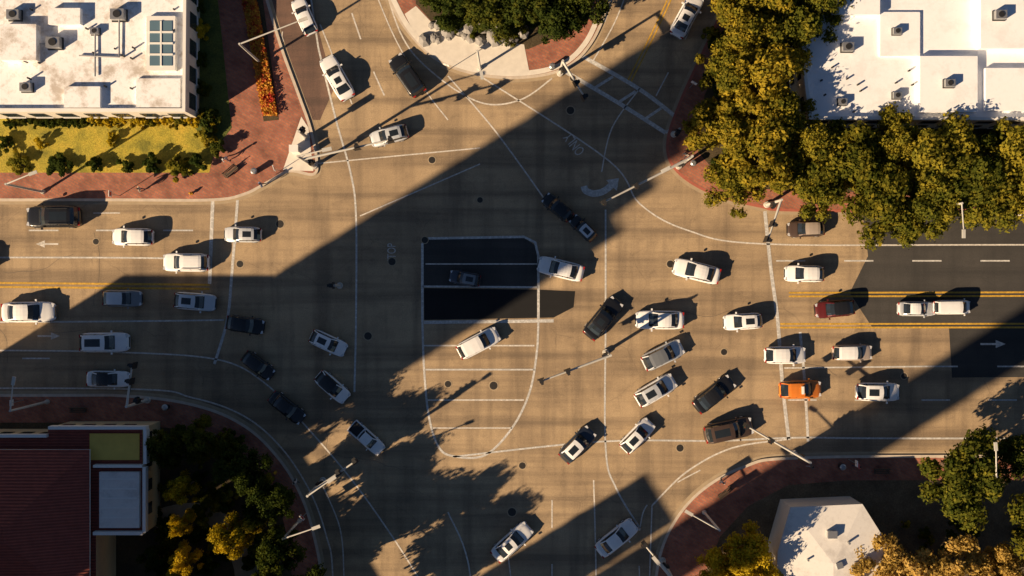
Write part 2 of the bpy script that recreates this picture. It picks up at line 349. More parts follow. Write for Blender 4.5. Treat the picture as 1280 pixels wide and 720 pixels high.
# ------------------------------------------------------------------ vehicles
KP={
'sedan':dict(L=4.75,Wd=1.84,H=1.42,belt=.9,nose=.66,hood=.84,ws=.95,rf=.22,rr=-1.0,bb=-1.68,tail=.91),
'hatch':dict(L=4.15,Wd=1.76,H=1.48,belt=.93,nose=.66,hood=.86,ws=.85,rf=.2,rr=-1.35,bb=-1.9,tail=.9),
'suv':dict(L=4.7,Wd=1.88,H=1.65,belt=1.02,nose=.8,hood=.96,ws=.95,rf=.32,rr=-1.75,bb=-2.14,tail=.95),
'van':dict(L=5.0,Wd=1.95,H=1.9,belt=1.1,nose=.85,hood=1.02,ws=1.65,rf=1.0,rr=-2.2,bb=-2.42,tail=1.0),
'pickup':dict(L=5.4,Wd=1.95,H=1.8,belt=1.08,nose=.85,hood=1.02,ws=1.15,rf=.6,rr=-.65,bb=-.85,tail=1.0)}
def interp(x,tab):
    for (a,va),(b_,vb) in zip(tab,tab[1:]):
        if a<=x<=b_: t=(x-a)/(b_-a); t=t*t*(3-2*t); return va+(vb-va)*t
    return tab[0][1] if x<tab[0][0] else tab[-1][1]
cache={}
def vehicle_mesh(kind,color,sun,rack=False,roofc=None):
    key=(kind,color,sun,rack,roofc)
    if key in cache: return cache[key]
    k=KP[kind]; L=k['L'];w0=k['Wd']/2;Hh=k['H'];bl=k['belt']; b=MB()
    top=[(-L/2,.62),(-L/2+.12,k['tail']-.06),(-L/2+.4,k['tail']),(k['bb'],bl-.02),(k['ws'],bl-.02),(k['ws']+.15,k['hood']),(L/2-.45,k['nose']+.06),(L/2-.12,k['nose']-.06),(L/2,.5)]
    xs=[-L/2,-L/2+.06,-L/2+.15,-L/2+.3,-L/2+.5]; n=20
    xs+=[-L/2+.5+(L-1.0)*i/n for i in range(1,n)]+[L/2-.5,L/2-.3,L/2-.15,L/2-.06,L/2]
    rings=[]
    for x in xs:
        t=abs(x)/(L/2); hw=w0*(1-.22*t**6-.14*t**20); zt=interp(x,top); zb=.24+.1*t**10
        if kind=='pickup' and -L/2+.12<x<-.98: zt=.62
        cs=[(hw*.9,zb),(hw*.985,zb+.12),(hw,min(zt-.2,.62)),(hw*.975,zt-.12),(hw*.93,zt-.035),(hw*.8,zt),(hw*.42,zt+.025),(0,zt+.035)]
        rings.append([(x,-a,z) for a,z in cs]+[(x,a,z) for a,z in cs[-2::-1]])
    m=len(rings[0]); vs=[p for r in rings for p in r]; fs=[]
    for i in range(len(xs)-1):
        for j in range(m-1): fs.append((i*m+j,(i+1)*m+j,(i+1)*m+j+1,i*m+j+1))
    b.add(vs,fs,0,True); b.add(rings[0],[list(range(m))],0); b.add(rings[-1],[list(range(m))[::-1]],0)
    b.box(0,0,.3,L-.5,w0*1.75,.16,0,2)
    wb=w0*.865; wr=w0*.74 if kind not in('van','suv') else w0*.78
    st=[(k['ws'],bl-.03,wb*.97,.16),(k['ws']*.5+k['rf']*.5,(bl+Hh)/2+.06,(wb+wr)/2,.12),(k['rf'],Hh-.05,wr,.08),(k['rf']-.35,Hh-.005,wr,.0),((k['rf']+k['rr'])/2,Hh,wr,0),(k['rr']+.25,Hh-.025,wr*.99,0),(k['rr'],Hh-.08,wr*.96,-.04),(k['rr']*.45+k['bb']*.55,(bl+Hh)/2+.02,(wb+wr)/2*.96,-.08),(k['bb'],bl-.03,wb*.92,-.1)]
    fr=[-1,-.86,-.5,0,.5,.86,1]; vs=[]
    for (x,z,hw,bow) in st:
        for q in fr:
            edge=abs(q)**4; vs.append((x+bow*(1-q*q),q*hw,z+(.03*(1-q*q) if z>Hh-.1 else 0)-(.035*edge if z>bl+.1 else 0)))
    nq=len(fr)
    for i in range(len(st)-1):
        for j in range(nq-1):
            isg=(i in(0,1) or i in (6,7)) and 0<j<nq-2
            mi=1 if isg else (5 if i in(2,3,4,5) else 0)
            if sun and i in (3,4) and j in (2,3): mi=1
            b.add([vs[i*nq+j],vs[(i+1)*nq+j],vs[(i+1)*nq+j+1],vs[i*nq+j+1]],[(3,2,1,0)],mi,True)
    for side in (0,nq-1):
        sg=-1 if side==0 else 1
        for i in range(len(st)-1):
            a=vs[i*nq+side]; c=vs[(i+1)*nq+side]
            fa=(a[0],sg*wb*.985,bl-.04); fc=(c[0],sg*wb*.985,bl-.04)
            b.add([a,c,fc,fa],[(0,1,2,3) if sg<0 else (3,2,1,0)],1,False)
        for xp in ((k['rf']+k['rr'])/2+.05,k['rr']+.15):
            b.add([(xp-.05,sg*(wb+.002),bl-.02),(xp+.05,sg*(wb+.002),bl-.02),(xp+.04,sg*(wr+.012),Hh-.08),(xp-.04,sg*(wr+.012),Hh-.08)],[(0,1,2,3) if sg<0 else (3,2,1,0)],2)
        b.box(k['ws']-.12,sg*(w0+.1),bl+.04,.14,.2,.13,0,0)
        b.box(L/2-.22,sg*w0*.64,k['nose']-.04,.26,w0*.34,.09,-sg*.3,3)
        b.box(-L/2+.12,sg*w0*.66,k['tail']-.12,.14,w0*.34,.14,sg*.15,4)
        for wx in (L/2-.88,-L/2+.85):
            b.cyl((wx,sg*(w0-.2),.33),(wx,sg*(w0+.012),.33),.33,.33,20,2); b.cyl((wx,sg*(w0-.05),.33),(wx,sg*(w0+.022),.33),.2,.19,12,3)
        if rack: b.box((k['rf']+k['rr'])/2,sg*wr*.86,Hh+.05,abs(k['rr']-k['rf'])*.85,.04,.04,0,2)
    b.box(L/2-.02,0,.52,.05,w0*1.0,.16,0,2); b.box(-L/2+.01,0,.5,.05,w0*.9,.12,0,2)
    b.box(k['ws']+.12,0,bl-.005,.08,w0*1.35,.03,0,2)
    if kind=='pickup':
        x0=-L/2+.06;x1=-.98; cx=(x0+x1)/2; ln=x1-x0
        for sg in(-1,1): b.box(cx,sg*w0*.9,.82,ln,.13,.5,0,0)
        b.box(x0+.04,0,.82,.09,w0*1.68,.5,0,0); b.box(x1+.02,0,.82,.08,w0*1.68,.5,0,0); b.box(cx,0,.665,ln-.14,w0*1.64,.03,0,2)
    mats=[PAINT[color],M_glass,M_plastic,M_lamp,M_red,PAINT[roofc or color]]
    me=b.mesh(kind,mats); cache[key]=me; return me
def car(px,py,ang,kind,color,name='car',sun=False,rack=False,roofc=None,sc_=1.0):
    nm={'suv':'suv','van':'van','pickup':'pickup_truck'}.get(kind,'car') if name=='car' else name
    o=bpy.data.objects.new(nm,vehicle_mesh(kind,color,sun,rack,roofc)); sc.collection.objects.link(o)
    x,y=W(px,py,.8); o.location=(x,y,.02); o.rotation_euler=(0,0,math.radians(ang+R.uniform(-1,1))); o.scale=(sc_,sc_,sc_); return o
C=[(67,271,180,'suv','black',1,1,None,1.15),(165,296,180,'hatch','white',0,0,None,1),(303,293,180,'hatch','silver',1,0,None,.9),(232,328,180,'suv','white',0,1,None,.98),
(35,390,0,'sedan','white',0,0,None,1.12),(152,373,0,'hatch','grey',0,0,'silver',.95),(243,377,-4,'hatch','silver',1,0,None,1.0),(306,406,-8,'hatch','black',0,0,None,.92),
(130,428,0,'suv','white',1,0,None,1.05),(410,429,-24,'hatch','white',1,0,None,.92),(134,474,0,'sedan','white',0,0,'black',.9),(322,457,-38,'hatch','black',0,0,None,.85),
(415,484,-42,'hatch','white',0,0,'black',.92),(358,510,-38,'sedan','black',0,0,None,.85),(458,548,-42,'pickup','white',0,0,None,.75),
(380,20,113,'hatch','white',0,0,None,.92),(421,97,119,'sedan','white',1,0,None,1.0),(509,94,125,'suv','black',1,0,None,.98),(486,169,195,'hatch','silver',1,0,None,.92),
(701,336,166,'sedan','white',0,0,None,.98),(598,429,27,'suv','white',0,0,None,.95),(754,398,50,'sedan','black',1,0,None,1.0),(871,339,166,'sedan','white',0,0,None,1.0),
(825,400,180,'sedan','white',0,0,None,1.02),(929,402,183,'hatch','white',1,0,None,.93),(829,444,26,'hatch','silver',0,0,'grey',1.05),(820,488,30,'hatch','white',1,0,'silver',1.05),
(893,493,38,'sedan','black',0,0,None,.98),(797,545,46,'hatch','white',1,0,'white',.95),(722,556,46,'hatch','blue',1,0,'white',1.0),(911,538,12,'suv','brown',1,0,None,1.05),
(640,678,42,'sedan','white',1,0,None,.98),(771,673,38,'sedan','white',0,0,None,.98),(1008,286,182,'hatch','brown',0,0,'tan',.9),(1006,342,180,'hatch','white',0,0,None,.95),
(1044,386,185,'hatch','red',0,0,'black',.95),(1147,386,0,'sedan','silver',0,0,'white',.8),(1191,384,0,'van','white',0,0,None,.74),(982,444,0,'hatch','white',0,0,None,1.0),
(1066,441,0,'suv','tan',0,0,'white',.85),(1098,490,0,'hatch','white',1,0,None,1.05),(859,19,62,'sedan','white',1,0,None,.98),(697,259,140,'hatch','black',0,0,None,.82),(729,285,135,'hatch','black',1,0,'silver',.74),(581,348,170,'hatch','blue',1,0,'grey',.76),
(-40,326,180,'sedan','grey',0,0,None,1),(1340,384,0,'suv','grey',0,0,None,1),(1360,300,180,'sedan','white',0,0,None,1)]
for (px,py,a,kd,col,su,ra,rc,s_) in C: car(px,py,a,kd,col,'car',bool(su),bool(ra),rc,s_)
t=car(1001,487,2,'hatch','orange','taxi',False,False,None,1.02)
b=MB(); b.box(0,0,1.55,.22,.75,.16); ts=b.obj('roof_sign',[M_trim],t)
# ------------------------------------------------------------------ trees
def tree_mesh(seed,nleaf,R0,Hc,hb,clumps,mat,ls=(.16,.34)):
    r=random.Random(seed); b=MB(); cl=[]
    for i in range(clumps):
        a=r.uniform(0,2*math.pi); u=r.random()**.55; z=r.uniform(-.55,1)
        rr=R0*u*math.sqrt(max(.12,1-max(0,z)**2*.8))*r.uniform(.8,1.12)
        cl.append((math.cos(a)*rr,math.sin(a)*rr,hb+Hc*.5+z*Hc*.5*(1-.35*u)+r.uniform(-.3,.3),r.uniform(.4,1.05)*R0*.3))
    cl.append((0,0,hb+Hc*.75,R0*.35))
    b.cyl((0,0,0),(0.1,0.05,hb+Hc*.2),.22,.14,9,0)
    for c in cl[:14]:
        mid=(c[0]*.4,c[1]*.4,hb+Hc*.25+(c[2]-hb-Hc*.25)*.5); b.cyl((.1,.05,hb+r.uniform(-.2,.4)),mid,.1,.06,6,0); b.cyl(mid,c[:3],.06,.02,5,0)
    tot=sum(c[3]**2 for c in cl); vs=[];fs=[]
    for c in cl:
        for _ in range(int(nleaf*c[3]**2/tot)):
            d=Vector((r.gauss(0,1),r.gauss(0,1),r.gauss(0,1)*.8)); d.normalize(); rad=c[3]*(r.random()**.35)*r.uniform(.75,1.3)
            p=Vector(c[:3])+d*rad; n=(d+Vector((r.uniform(-1,1),r.uniform(-1,1),r.uniform(-.3,1.2)))*.9).normalized()
            q=n.to_track_quat('Z','Y'); s=r.uniform(*ls); th=r.uniform(0,6.28); o=len(vs)
            for (u,v) in ((s*.62,0),(0,s*.36),(-s*.55,0),(0,-s*.36)):
                U=u*math.cos(th)-v*math.sin(th);V=u*math.sin(th)+v*math.cos(th); vs.append(p+q@Vector((U,V,0)))
            fs.append((o,o+1,o+2,o+3))
    b.add(vs,fs,1); return b.mesh('tree_%d'%seed,[M_bark,mat])
TM={}
for ni,(nm,mat) in enumerate((('olive',M_leaf),('dark',M_leafd),('gold',M_leafg),('yellow',M_leafy),('green',M_leafn))):
    TM[nm]=[tree_mesh(100*ni+i*13+3,9500,3.6,4.6,2.6,34,mat,(.19,.4)) for i in range(3 if nm in('olive','dark','green') else 2)]
SH={}
for nm,mat in (('olive',M_leaf),('dark',M_leafd),('yellow',M_leafy)): SH[nm]=[tree_mesh(50+len(nm)+i,2600,1.0,1.1,.1,14,mat,(.12,.26)) for i in range(2)]
def tree(px,py,rpx,h,kind='olive',name='tree'):
    hc=h*.72; x,y=W(px,py,hc); rw=rpx/S*(H-hc)/H
    o=bpy.data.objects.new(name,R.choice(TM[kind])); sc.collection.objects.link(o); o.location=(x,y,.1)
    s=rw/3.9; o.scale=(s*R.uniform(.92,1.08),s*R.uniform(.92,1.08),h/7.4); o.rotation_euler=(0,0,R.uniform(0,6.28)); return o
def shrub(px,py,rpx,h=1.0,kind='dark',name='shrub'):
    x,y=W(px,py,h*.6); rw=rpx/S
    o=bpy.data.objects.new(name,R.choice(SH[kind])); sc.collection.objects.link(o); o.location=(x,y,.12)
    s=rw/1.1; o.scale=(s,s,h/1.25); o.rotation_euler=(0,0,R.uniform(0,6.28)); return o
for (x,y,r,h) in [(925,35,50,8.5),(908,95,40,8),(960,100,58,9),(903,165,46,8),(955,185,60,9),(925,225,42,7),(1015,185,45,7.5),(1060,205,55,8),(1110,240,58,8),(1165,200,58,8.5),(1215,215,60,8),(1270,195,55,8.5),(1020,230,44,7),(1165,255,46,7.5),(1235,250,46,7),(1310,235,60,8),(1000,30,48,8),(970,-20,55,8.5),(1030,-5,40,8),(1370,200,60,8),(1120,178,42,7.5),(905,-40,40,8),(980,140,45,8),(1130,275,34,6.5)]:
    tree(x,y,r,h,'olive' if x<1000 or x in(1110,1060) else 'green')
for (x,y,r,h) in [(560,-2,38,6),(612,6,40,6.5),(655,2,42,7),(695,22,38,7),(725,-5,42,8),(530,-25,34,6),(640,-50,60,8),(580,-50,50,8),(700,-60,50,8),(640,40,18,3.5)]:
    tree(x,y,r,h,'dark')
for (x,y,r,h,k) in [(208,556,28,7,'dark'),(252,552,30,7,'dark'),(225,612,20,8,'yellow'),(300,584,34,8.5,'dark'),(338,628,32,9,'dark'),(286,672,28,10,'yellow'),(228,655,17,8,'yellow'),(344,688,32,9.5,'dark'),(195,700,20,6,'dark'),(228,702,22,8,'yellow'),(330,745,42,10,'dark'),(210,770,50,9,'dark'),(280,780,50,10,'dark'),(380,760,40,11,'dark'),(390,830,45,12,'dark'),(262,620,18,5,'dark'),(318,655,16,9,'olive'),(430,800,40,11,'dark')]:
    tree(x,y,r,h,k)
for (x,y,r,h,k) in [(1208,592,62,8,'green'),(1268,570,35,6.5,'dark'),(930,698,44,7.5,'yellow'),(900,722,34,6,'yellow'),(1105,714,44,6,'gold'),(1190,718,48,6.5,'gold'),(1262,712,34,6,'gold'),(1150,745,50,7,'gold'),(950,760,50,6,'yellow'),(1330,640,60,8,'olive'),(1230,740,40,6,'gold')]:
    tree(x,y,r,h,k)
for i in range(19): shrub(118+i*8,150+R.uniform(-4,4),9,1.1,R.choice(['yellow','yellow','olive']),'hedge_shrub')
for i in range(16): shrub(10+i*7.2,153+R.uniform(-3,3),7,.8,'dark','hedge_shrub')
for x,y,r,k in [(22,203,17,'olive'),(75,206,18,'dark'),(225,210,18,'olive'),(160,207,13,'dark'),(190,204,14,'dark'),(120,206,12,'dark'),(245,202,14,'dark'),(50,178,9,'yellow'),(248,38,16,'yellow'),(246,8,14,'dark'),(250,75,13,'dark'),(256,110,15,'dark'),(262,150,17,'dark'),(272,185,12,'dark'),(258,170,15,'olive'),(140,175,10,'yellow'),(8,180,12,'dark'),(-30,200,20,'dark')]:
    shrub(x,y,r,R.uniform(.8,1.4),k)
for i in range(70):
    x=R.uniform(185,350);y=R.uniform(535,720)
    if x< 190+ (y-535)*.9+90: shrub(x,y,R.uniform(8,16),R.uniform(.8,2.0),R.choice(['dark','dark','olive','dark']))
for i in range(30): shrub(R.uniform(530,725),R.uniform(-20,36),R.uniform(8,16),R.uniform(.7,1.6),'dark')
for i in range(46): shrub(R.uniform(1000,1280),R.uniform(205,246),R.uniform(9,16),R.uniform(1,2),R.choice(['dark','olive']))
for i in range(26): shrub(R.uniform(885,960),R.uniform(30,222),R.uniform(9,15),R.uniform(1,2),R.choice(['dark','olive']))
for i in range(16): shrub(R.uniform(1120,1280),R.uniform(640,700),R.uniform(6,12),R.uniform(.6,1.2),R.choice(['dark','olive']))
b=MB(); r=random.Random(5); vs=[];fs=[]
for i in range(6500):
    t=r.random(); px=302+32*t*1.15+r.uniform(-9,9); py=-60+205*t; x,y=W(px,py); z=.18+r.random()**2*.6; s=r.uniform(.07,.15); o=len(vs)
    q=Vector((r.uniform(-1,1),r.uniform(-1,1),1)).to_track_quat('Z','Y')
    for u,v in((s,0),(0,s),(-s,0),(0,-s)): vs.append(Vector((x,y,z))+q@Vector((u,v,0)))
    fs.append((o,o+1,o+2,o+3))
b.add(vs,fs); b.obj('flower_plants',[M_flower])
b=MB()
for i in range(44):
    x,y=W(R.uniform(528,655),R.uniform(26,52)); s=R.uniform(.25,.8)
    vs=[];n=7
    for z,kk in((0,1),(.55,.85),(.9,.35)):
        for j in range(n): a=2*math.pi*j/n; rr=s*kk*R.uniform(.75,1.2); vs.append((x+rr*math.cos(a),y+rr*math.sin(a),.14+z*s))
    b.add(vs,[(l*n+j,l*n+(j+1)%n,(l+1)*n+(j+1)%n,(l+1)*n+j) for l in(0,1) for j in range(n)]+[tuple(2*n+j for j in range(n))])
b.obj('rocks',[simple('rock',(.3,.29,.28),.9,.4,2)])
# ------------------------------------------------------------------ buildings
def ac_unit(b,x,y,z,s=1.0,rot=0):
    b.box(x,y,z+.45*s,1.3*s,1.0*s,.8*s,rot,0); b.cyl((x,y,z+.84*s),(x,y,z+.93*s),.36*s,.36*s,16,1); b.box(x,y,z+.06,1.5*s,1.2*s,.1,rot,1)
def ccw(p):
    a=sum(p[i][0]*p[(i+1)%len(p)][1]-p[(i+1)%len(p)][0]*p[i][1] for i in range(len(p))); return p if a>0 else p[::-1]
def flat_building(name,pts,h,roof,wall,storeys=1,par=.45,z0=.1,win=True,world=False,parent=None):
    p=ccw(pts if world else PX(pts,h)); e=parent or empty(name)
    b=MB(); b.walls(p,z0,h); b.obj('walls',[wall],e)
    b=MB(); b.flatpoly(p,h); b.obj('roof',[roof],e)
    b=MB(); n=len(p)
    for i in range(n):
        a=Vector(p[i]);c=Vector(p[(i+1)%n]); d=(c-a); L=d.length; m=(a+c)/2; ang=math.atan2(d.y,d.x); nn=Vector((-d.y,d.x)).normalized()*.14
        b.box(m.x+nn.x,m.y+nn.y,h+par/2+.004*i/n+.01,L-.001*i,.3,par,ang)
    b.obj('parapet',[M_trim if roof in(M_roofw,M_roofc) else wall],e)
    if win:
        b=MB(); sh=(h-z0)/storeys
        for i in range(n):
            a=Vector(p[i]);c=Vector(p[(i+1)%n]); d=c-a; L=d.length
            if L<3: continue
            ang=math.atan2(d.y,d.x); k=int(L/2.6); out=Vector((d.y,-d.x)).normalized()
            for s_ in range(storeys):
                for j in range(k):
                    m=a+d*((j+.5)/k); zc=z0+sh*(s_+.55)
                    b.box(m.x+out.x*.02,m.y+out.y*.02,zc,1.5,.08,sh*.5,ang,0); b.box(m.x+out.x*.05,m.y+out.y*.05,zc-sh*.25-.05,1.7,.16,.1,ang,1)
        b.obj('windows',[M_wglass,M_trim],e)
    return e
hT=4.2
e=flat_building('white_building',[(-260,-200),(236,-200),(233,140),(-260,140)],hT,M_roofw,M_wall,1,.4)
b=MB()
for x,y,s in [(70,55,1.0),(35,110,.8),(150,20,1.0),(20,20,.9),(-60,60,1.3),(120,40,.6)]: X,Y=W(x,y,hT); ac_unit(b,X,Y,hT,s)
for _ in range(22):
    X,Y=W(R.uniform(5,225),R.uniform(5,125),hT); hh=R.uniform(.2,.7); b.cyl((X,Y,hT),(X,Y,hT+hh),.09,.09,8,1)
for (xa,ya,xb,yb) in [(100,70,150,72),(150,72,150,20),(70,55,35,56),(120,40,120,96)]:
    X0,Y0=W(xa,ya,hT); X1,Y1=W(xb,yb,hT); b.cyl((X0,Y0,hT+.2),(X1,Y1,hT+.2+R.uniform(.01,.05)),.08,.08,8,0)
b.obj('rooftop_equipment',[M_metal,M_dark],e)
def rblock(b,x0,y0,x1,y1,z,h,mi=0):
    a=W(x0,y0,z+h); c=W(x1,y1,z+h); b.box((a[0]+c[0])/2,(a[1]+c[1])/2,z+h/2,abs(c[0]-a[0]),abs(c[1]-a[1]),h,0,mi)
b=MB(); rblock(b,183,20,219,88,hT,.5,0); rblock(b,187,26,215,82,hT,.56,1)
for t in (.25,.5,.75): rblock(b,186,26+56*t-1.2,216,26+56*t+1.2,hT,.62,0)
rblock(b,200,26,202,82,hT,.63,0); rblock(b,0,30,45,75,hT,1.0,2); rblock(b,170,98,225,134,hT,.35,2); rblock(b,60,10,100,30,hT,.7,2); rblock(b,80,108,125,134,hT,.5,2)
b.obj('skylight_and_penthouse',[M_trim,M_blueglass,M_roofw],e)
hR=5.0
e=flat_building('white_building',[(1000,-260),(1600,-260),(1600,152),(1010,150),(1000,66)],hR,M_roofc,M_wall,2,.4)
b=MB(); rblock(b,1150,70,1222,140,hR,.7,0); rblock(b,1226,-60,1340,60,hR,1.0,0); rblock(b,1232,85,1290,138,hR,.6,0); rblock(b,1040,-60,1100,18,hR,.8,0); rblock(b,1100,15,1150,70,hR,.25,0)
b.obj('raised_roof_sections',[M_roofc],e)
b=MB()
for x,y,s,z in [(1058,60,.8,hR),(1052,128,.6,hR),(1120,40,.6,hR+.25),(1248,20,.8,hR+1),(1185,105,.7,hR+.7),(1120,120,.6,hR)]: X,Y=W(x,y,z); ac_unit(b,X,Y,z,s)
for _ in range(10):
    X,Y=W(R.uniform(1020,1150),R.uniform(75,140),hR); b.cyl((X,Y,hR),(X,Y,hR+.4),.09,.09,8,1)
b.obj('rooftop_equipment',[M_metal,M_dark],e)
# BL house
e=empty('tile_roof_house')
def hip(b,x0,y0,x1,y1,z0,rise,mi=0):
    a=W(x0,y0,z0);c=W(x1,y1,z0); xa,xb=min(a[0],c[0]),max(a[0],c[0]); ya,yb=min(a[1],c[1]),max(a[1],c[1]); w=xb-xa;hh=yb-ya
    if w>hh: r0=(xa+hh/2,(ya+yb)/2);r1=(xb-hh/2,(ya+yb)/2)
    else: r0=((xa+xb)/2,ya+w/2);r1=((xa+xb)/2,yb-w/2)
    v=[(xa,ya,z0),(xb,ya,z0),(xb,yb,z0),(xa,yb,z0),(r0[0],r0[1],z0+rise),(r1[0],r1[1],z0+rise)]
    if w>hh: f=[(0,1,5,4),(1,2,5),(2,3,4,5),(3,0,4)]
    else: f=[(0,1,4),(1,2,5,4),(2,3,5),(3,0,4,5)]
    b.add(v,f,mi); b.add([(xa,ya,z0-.2),(xb,ya,z0-.2),(xb,yb,z0-.2),(xa,yb,z0-.2)]+v[:4],[(0,1,5,4),(1,2,6,5),(2,3,7,6),(3,0,4,7),(3,2,1,0)],1)
b=MB(); hip(b,-70,562,112,760,6.2,2.6); b.obj('roof',[M_tile,M_trim],e)
b=MB(); p=ccw(PX([(-190,545),(60,545),(60,535),(178,535),(178,668),(120,668),(120,770),(-190,770)],5.2)); b.walls(p,.1,5.2); b.flatpoly(p,5.2,1); b.obj('walls_and_terrace',[M_wallt,M_tile],e)
b=MB()
def railing(b,x0,y0,x1,y1,z,h,t=.25,mi=0):
    a=Vector(W(x0,y0,z+h));c=Vector(W(x1,y1,z+h)); d=c-a; m=(a+c)/2; b.box(m.x,m.y,z+h/2,d.length+t,t,h,math.atan2(d.y,d.x),mi)
railing(b,62,535,180,535,5.2,.9,.3,0); railing(b,181,539,181,578,5.2,.88,.3,0); railing(b,118,583,176,583,5.2,.7,.25,0); railing(b,180,586,180,664,5.2,.72,.3,0); railing(b,118,667,176,667,5.2,.7,.3,0); railing(b,-190,545,56,545,5.2,.5,.3,0)
rblock(b,124,590,174,660,5.2,.5,1)
for i in range(5): rblock(b,127,598+i*12,171,600+i*12,5.2,.56,0)
rblock(b,112,542,174,575,5.2,.15,2)  # ochre slab stands in for the sunlit part of the terrace
b.obj('parapets_skylight_and_sunlit_slab',[M_trim,M_roofg,M_wally,M_dark],e)
b=MB()
for i in range(8):
    x,y=W(-30+i*26,545 if i<4 else 535,5.2); b.box(x,y+.02,3.4,1.1,.1,1.5)
for i in range(4):
    x,y=W(178,550+i*30,5.2); b.box(x+.02,y,3.4,.1,1.1,1.5)
b.obj('windows',[M_wglass],e)
# BR pavilion
e=empty('pavilion'); top=ccw(PX([(988,634),(1078,630),(1112,684),(1112,800),(968,800),(972,690)],4.0))
b=MB(); b.walls(top,.1,4.0); b.obj('walls',[M_wall],e)
cx,cy=W(1042,705,4.6); cy2=W(1040,760,4.6)[1]; b=MB()
n=len(top); vs=[(x,y,4.02) for x,y in top]+[(cx,cy,4.55),(cx,cy2,4.55)]; fs=[]
for i in range(n):
    j=(i+1)%n
    ka=n if top[i][1]>cy-1.5 else n+1; kb=n if top[j][1]>cy-1.5 else n+1
    fs.append((i,j,ka) if ka==kb else (i,j,kb,ka))
b.add(vs,fs); b.obj('roof',[M_roofg],e)
b=MB(); X,Y=W(1040,668,4.5); b.box(X,Y,4.5,.9,.7,.5); b.cyl((X+1.6,Y-.8,4.2),(X+1.6,Y-.8,4.8),.12,.12,10); X,Y=W(1010,700,4.5); b.cyl((X,Y,4.1),(X,Y,4.7),.1,.1,10); b.box(X+3,Y-.5,4.55,.6,.6,.3,.3)
b.obj('roof_vents',[M_metal],e)
# unseen towers and blocks outside the frame, shaped to throw the long shadows
def rot(s,u): return (s*CA-u*SA, s*SA+u*CA)
def unseen_tower(name,u0,u1,s_end,h,depth=12,storey=3.6,parent=None):
    s1=s_end-K*h; s0=s1-depth
    return flat_building(name,[rot(s0,u0),rot(s1,u0),rot(s1,u1),rot(s0,u1)],h,M_roofg,M_wallo,int(h/storey),.8,0,True,True,parent)
T=unseen_tower('shadow_tower',3.3,13.6,36,60)
for (u0,u1,se,hh) in [(2.3,3.28,21,52.4),(.8,2.28,16.5,50),(-1.2,.78,11,47.2)]: unseen_tower('shadow_tower',u0,u1,se,hh,parent=T)  # narrow slices added to step the slanted shadow edge
unseen_tower('shadow_building',-20,-1.6,-28,18,10); unseen_tower('shadow_building',-28.4,-22.8,0,30); unseen_tower('shadow_tower',-33.5,-28.8,60,66)
x1,y1=-24.8-20*K*CA,.7-20*K*SA
flat_building('shadow_building',[(x1-15,y1-14),(x1,y1-14),(x1,y1),(x1-15,y1)],20,M_roofg,M_wallo,5,.6,0,True,True)
# ------------------------------------------------------------------ street furniture
def head(b,x,y,z,ang):
    c,s=math.cos(ang),math.sin(ang); b.box(x,y,z,.34,.4,1.1,ang,1); b.box(x-c*.19,y-s*.19,z,.03,.65,1.35,ang,2)
    for k,mi in((.34,3),(0,4),(-.34,5)):
        b.cyl((x+c*.17,y+s*.17,z+k),(x+c*.22,y+s*.22,z+k),.12,.12,10,mi); b.box(x+c*.26,y+s*.26,z+k+.13,.2,.26,.02,ang,2)
def signal(px,py,ang,L,lamp=True,h=6.0):
    x,y=W(px,py); a=math.radians(ang); c,s=math.cos(a),math.sin(a); b=MB()
    b.cyl((x,y,.1),(x,y,.4),.34,.3,12); b.cyl((x,y,.1),(x,y,h+(2.2 if lamp else 0)),.18,.12,10)
    if L>0:
        b.cyl((x,y,h-.2),(x+c*L,y+s*L,h+.3),.13,.08,8)
        for t in (1,.62): head(b,x+c*L*t,y+s*L*t,h+.1,a+math.pi/2)
        b.box(x+c*L*.35,y+s*L*.35,h-.25,1.4,.04,.4,a,1)
    head(b,x+.3*c,y+.3*s,3.2,a)
    if lamp:
        zz=h+2.1; b.cyl((x,y,zz),(x+c*2.4,y+s*2.4,zz+.35),.08,.06,8); b.box(x+c*2.8,y+s*2.8,zz+.36,.9,.34,.14,a,0)
    return b.obj('traffic_light',[M_pole,M_dark,M_plastic,M_redl,M_amb,M_grn])
def lamp(px,py,ang,L=3,h=8):
    x,y=W(px,py); a=math.radians(ang); c,s=math.cos(a),math.sin(a); b=MB()
    b.cyl((x,y,.1),(x,y,.5),.25,.2,12); b.cyl((x,y,.1),(x,y,h),.13,.1,10); b.cyl((x,y,h-.1),(x+c*L,y+s*L,h+.3),.08,.06,8); b.box(x+c*(L+.35),y+s*(L+.35),h+.3,.8,.3,.12,a)
    b.box(x+c*(L+.35),y+s*(L+.35),h+.225,.6,.22,.03,a,1); return b.obj('street_lamp',[M_pole,M_lamp])
signal(393,208,12,8.5); signal(384,172,60,0,False,4); signal(848,208,207,9); signal(842,168,250,0,False,3.8); signal(992,566,150,7,False); signal(828,700,130,4); signal(404,600,35,5,True); signal(185,500,80,4,False); signal(958,256,250,4,False)
signal(757,440,200,7,False,5.5); signal(425,357,180,0,False,3.4); signal(700,92,300,4,False)
lamp(325,78,20,6); lamp(55,240,20,2.5); lamp(600,86,280,2); lamp(375,650,20,3); lamp(1160,262,270,2.5); lamp(880,640,150,3); lamp(60,502,80,2.5); lamp(1200,578,95,2.5)
b=MB(); x,y=W(371,188); b.box(x,y,.85,.8,.6,1.4); b.box(x,y,1.59,.9,.7,.06,0); b.box(x+.31,y,.9,.22,.5,1.1,0,1); b.obj('signal_cabinet',[M_trim,M_metal])
